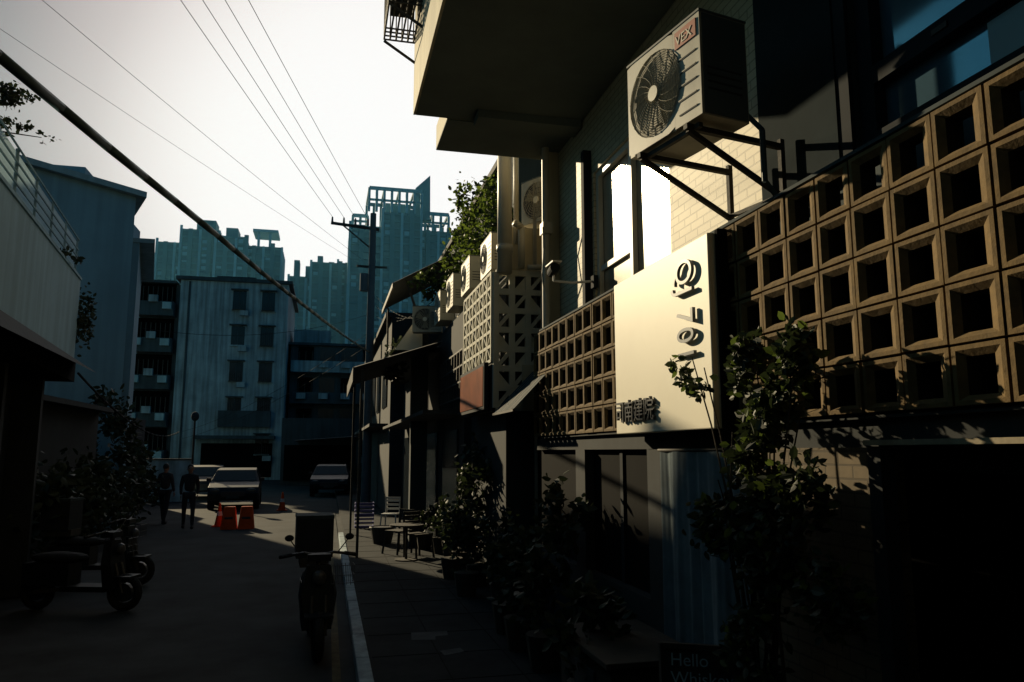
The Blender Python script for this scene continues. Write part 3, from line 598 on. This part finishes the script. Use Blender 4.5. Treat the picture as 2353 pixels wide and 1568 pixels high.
# ------------------------------------------------------------------ vehicles & small things
def scooter(loc,rz,box=True,name='delivery_scooter'):
    b=B(name); place(b,loc,rz)
    for y in(-.62,.6): 
        b.torus((0,y,.24),(1,0,0),.19,.055,rubber,20,8); b.cyl((-.04,y,.24),(.04,y,.24),.12,.12,chrome,12)
    b.path([(-.07,-.62,.24),(-.07,-.5,.62)],.022,chrome,6); b.path([(.07,-.62,.24),(.07,-.5,.62)],.022,chrome,6)
    b.add([(-.13,-.55,.3),(.13,-.55,.3),(.17,-.50,.62),(-.17,-.50,.62),(-.12,-.46,.92),(.12,-.46,.92),(-.16,-.4,.3),(.16,-.4,.3),(-.2,-.38,.62),(.2,-.38,.62),(-.12,-.36,.92),(.12,-.36,.92)],
          [(0,1,2,3),(3,2,5,4),(6,8,9,7),(8,10,11,9),(4,5,11,10),(0,3,8,6),(1,7,9,2),(3,4,10,8),(2,9,11,5)],carp)
    b.ell((0,-.52,.8),(.075,.06,.08),amber); b.box(-.14,.14,-.75,-.5,.43,.46,carp)
    b.box(-.15,.15,-.42,.2,.26,.33,carp); b.box(-.14,.14,.1,.75,.33,.62,carp); b.ell((0,.32,.68),(.15,.42,.08),rubber)
    b.cyl((0,-.42,.85),(0,-.38,1.0),.03,.03,chrome,8)
    b.path([(-.37,-.28,1.0),(-.15,-.38,1.04),(0,-.4,1.0),(.15,-.38,1.04),(.37,-.28,1.0)],.016,chrome,8)
    for s_ in(-1,1):
        b.cyl((s_*.27,-.32,1.02),(s_*.40,-.26,.99),.021,.021,rubber,8); b.path([(s_*.2,-.36,1.04),(s_*.3,-.4,1.18)],.007,chrome,6)
        b.ell((s_*.31,-.41,1.2),(.05,.012,.035),rubber,10,6)
    b.box(-.12,.12,-.47,-.3,.96,1.03,carp)
    for i in range(7): 
        x=.12+i*.04; b.bar((x,-.55,.72),(x,-.55,.92),.006,.006,chrome); b.bar((x,-.36,.72),(x,-.36,.92),.006,.006,chrome)
    for z in(.74,.82,.92): b.bar((.12,-.55,z),(.36,-.55,z),.007,.007,chrome); b.bar((.36,-.55,z),(.36,-.36,z),.007,.007,chrome)
    b.bar((-.1,.6,.24),(-.1,.1,.3),.04,.05,metal)
    if box:
        b.box(-.21,.21,.42,.86,.88,1.32,cloth); b.box(-.215,.215,.415,.865,1.32,1.36,greyw); b.box(-.16,.16,.4,.85,.78,.88,metal)
    return b.make(bev=.006)
scooter((-.07,8.9,0),R(4))
scooter((-3.15,11.6,0),R(72),False,'motor_scooter'); scooter((-3.45,13.6,0),R(80),True,'motor_scooter')
def car(loc,rz,m,name='parked_car'):
    b=B(name); place(b,loc,rz)
    prof=[(-2.1,.35),(-2.18,.6),(-2.05,.82),(-1.05,.98),(-.35,1.40),(.9,1.46),(1.75,1.05),(2.1,.98),(2.15,.4)]
    def half(y,z): return .86 if z<1.0 else .86-(z-1.0)*.38
    vs=[];fs=[];n=len(prof)
    for (y,z) in prof: vs+=[(-half(y,z),y,z),(half(y,z),y,z)]
    for i in range(n-1): fs.append((2*i,2*i+1,2*i+3,2*i+2))
    fs.append((0,2*n-2,2*n-1,1))
    fs.append(tuple(2*i for i in range(n))); fs.append(tuple(2*i+1 for i in range(n))[::-1]); b.add(vs,fs,m)
    b.add([(-.76,-1.0,1.02),(.76,-1.0,1.02),(.66,-.38,1.395),(-.66,-.38,1.395)],[(0,1,2,3)],carg)
    for s_ in(-1,1):
        b.add([(s_*.873,-.8,1.0),(s_*.873,1.6,1.0),(s_*.73,.85,1.40),(s_*.735,-.3,1.37)],[(0,1,2,3)],carg)
        for y in(-1.35,1.3): b.cyl((s_*.68,y,.32),(s_*.89,y,.32),.32,.32,rubber,18); b.cyl((s_*.89,y,.32),(s_*.9,y,.32),.19,.19,chrome,12)
        b.ell((s_*.62,-2.1,.7),(.18,.08,.09),amber); b.box(s_*.95-.08,s_*.95+.08,-.85,-.72,1.0,1.12,m)
    b.box(-.4,.4,-2.2,-2.15,.5,.68,acdark); b.box(-.22,.22,-2.215,-2.2,.42,.52,greyw)
    return b.make(bev=.03)
car((-3.35,31.5,0),R(3),carp); car((.25,39,0),R(-3),carp); car((-5.4,38,0),R(4),carp)
b=B('plastic_barrier'); 
for x in(-2.75,-2.3):
    b.add([(x,22.3,0),(x+.42,22.3,0),(x+.42,22.7,0),(x,22.7,0),(x+.06,22.42,.6),(x+.36,22.42,.6),(x+.36,22.58,.6),(x+.06,22.58,.6)],[(0,1,5,4),(1,2,6,5),(2,3,7,6),(3,0,4,7),(4,5,6,7)],oran)
    b.box(x+.1,x+.32,22.34,22.37,.27,.33,cloth2)
b.make(bev=.02)
for (x,y) in((-1.5,29),(-2.9,23.3)):
    b=B('traffic_cone'); b.box(x-.18,x+.18,y-.18,y+.18,.005,.03,oran); b.cyl((x,y,.03),(x,y,.3),.13,.08,oran,14); b.cyl((x,y,.3),(x,y,.42),.08,.06,white,14); b.cyl((x,y,.42),(x,y,.65),.06,.025,oran,14); b.make()
b=B('plastic_crate'); 
for z in(.1,.42):
    for zz in(.0,.1,.2,.28): b.box(.78,1.28,20.9,20.93,z+zz,z+zz+.05,bluep); b.box(.78,.8,20.93,21.3,z+zz,z+zz+.05,bluep); b.box(1.26,1.28,20.93,21.3,z+zz,z+zz+.05,bluep)
    b.box(.8,1.26,20.93,21.3,z,z+.02,bluep)
b.make()
def chair(name,loc,rz,m):
    b=B(name); place(b,loc,rz)
    b.box(-.2,.2,-.2,.2,.42,.45,m)
    for x in(-.18,.18):
        b.bar((x,-.18,.42),(x*1.15,-.24,0),.03,.03,m); b.bar((x,.18,0),(x,.22,.85),.03,.03,m)
    for z in(.55,.65,.75,.82): b.bar((-.18,.21,z),(.18,.21,z),.02,.05,m)
    return b.make()
chair('plastic_chair',(1.62,19.8,.1),R(-20),white); chair('folding_chair',(1.75,14.9,.1),R(30),metal); chair('folding_chair',(1.45,15.6,.1),R(-50),metal)
b=B('round_table'); b.cyl((1.5,14.6,.72),(1.5,14.6,.75),.32,.32,metal,24); b.cyl((1.5,14.6,.1),(1.5,14.6,.72),.025,.025,metal,8); b.cyl((1.5,14.6,.1),(1.5,14.6,.12),.22,.22,metal,16); b.make()
b=B('plant_tub'); b.cyl((1.25,17.3,.1),(1.25,17.3,.45),.2,.27,acdark,16); b.torus((1.25,17.3,.45),(0,0,1),.27,.02,acdark); b.cyl((1.25,17.3,.40),(1.25,17.3,.42),.25,.25,wood,16); b.make()
b=B('painted_wall'); b.box(-8.1,-5.6,35,35.2,0,1.75,mat('pale_blue_panel',(.50,.70,.78),.8,.4,1.2,.1,streak=.3)); b.box(-8.15,-5.55,34.95,35.25,1.75,1.8,greyw); b.make()
b=B('street_lamp'); b.cyl((-5.4,34,0),(-5.4,34,3.4),.05,.04,metal,8); b.ell((-5.4,34,3.55),(.16,.16,.2),greyw); b.make()
def person(loc,rz,shirt,stride=.18):
    root=bpy.data.objects.new('pedestrian',None); COL.objects.link(root); root.location=loc; root.rotation_euler=(0,0,rz)
    def sk(name,pts,edges,rad,m,parent):
        me=bpy.data.meshes.new(name); me.from_pydata(pts,edges,[]); o=bpy.data.objects.new(name,me); COL.objects.link(o)
        o.modifiers.new('s','SKIN')
        for i,r_ in enumerate(rad): me.skin_vertices[0].data[i].radius=(r_[0],r_[1])
        me.skin_vertices[0].data[0].use_root=True
        o.modifiers.new('u','SUBSURF').levels=2; o.modifiers['u'].render_levels=2; me.materials.append(m); o.parent=parent; return o
    s=stride
    pts=[(0,0,.95),(.1,0,.9),(.11,-s*.5,.5),(.11,-s,.08),(.11,-s-.14,.04),(-.1,0,.9),(-.11,s*.3,.5),(-.11,s,.08),(-.11,s-.14,.04)]
    sk('trousers',pts,[(0,1),(1,2),(2,3),(3,4),(0,5),(5,6),(6,7),(7,8)],[(.14,.11),(.09,.09),(.06,.065),(.045,.045),(.035,.03),(.09,.09),(.06,.065),(.045,.045),(.035,.03)],cloth,root)
    pts=[(0,0,.98),(0,0,1.2),(0,0,1.4),(0,0,1.5),(.17,0,1.4),(.22,.04,1.14),(.21,-.06,.92),(-.17,0,1.4),(-.22,-.02,1.14),(-.21,-.12,.92)]
    sk('jacket',pts,[(0,1),(1,2),(2,3),(2,4),(4,5),(5,6),(2,7),(7,8),(8,9)],[(.15,.11),(.15,.11),(.14,.1),(.055,.055),(.07,.07),(.05,.05),(.035,.035),(.07,.07),(.05,.05),(.035,.035)],shirt,root)
    h=B('head'); h.ell((0,0,1.62),(.075,.095,.115),skin,16,12); h.ell((0,-.098,1.61),(.013,.02,.022),skin,8,6); h.ell((.077,.0,1.61),(.012,.02,.03),skin,8,6); h.ell((-.077,0,1.61),(.012,.02,.03),skin,8,6)
    h.cyl((0,.01,1.46),(0,0,1.56),.052,.05,skin,12)
    for s_ in(-1,1): h.ell((s_*.03,-.085,1.635),(.012,.01,.008),hair,8,6)
    h.ell((0,-.088,1.572),(.022,.01,.006),red,8,6)
    ho=h.make(True); ho.parent=root
    h=B('hair'); h.ell((0,.018,1.655),(.083,.095,.10),hair,16,12); ho=h.make(True); ho.parent=root
    h=B('hands')
    for (x,y) in((.21,-.07),(-.21,-.13)):
        h.ell((x,y,.87),(.018,.035,.045),skin,10,8)
        for q in range(4): h.path([(x,y-.025+q*.016,.84),(x-.004,y-.03+q*.016,.80),(x-.01*(1 if x>0 else -1),y-.032+q*.016,.775+.006*abs(q-1.5))],.0075,skin,6,.006)
        h.path([(x,y-.03,.88),(x,y-.06,.85),(x,y-.062,.825)],.009,skin,6,.007)
    ho=h.make(True); ho.parent=root
    h=B('shoes')
    for (x,y) in((.11,-s),(-.11,s)): h.ell((x,y-.06,.045),(.048,.135,.045),rubber,12,8)
    ho=h.make(True); ho.parent=root
    return root
person((-3.67,22.9,0),R(10),cloth); person((-4.6,24.5,0),R(160),cloth2)
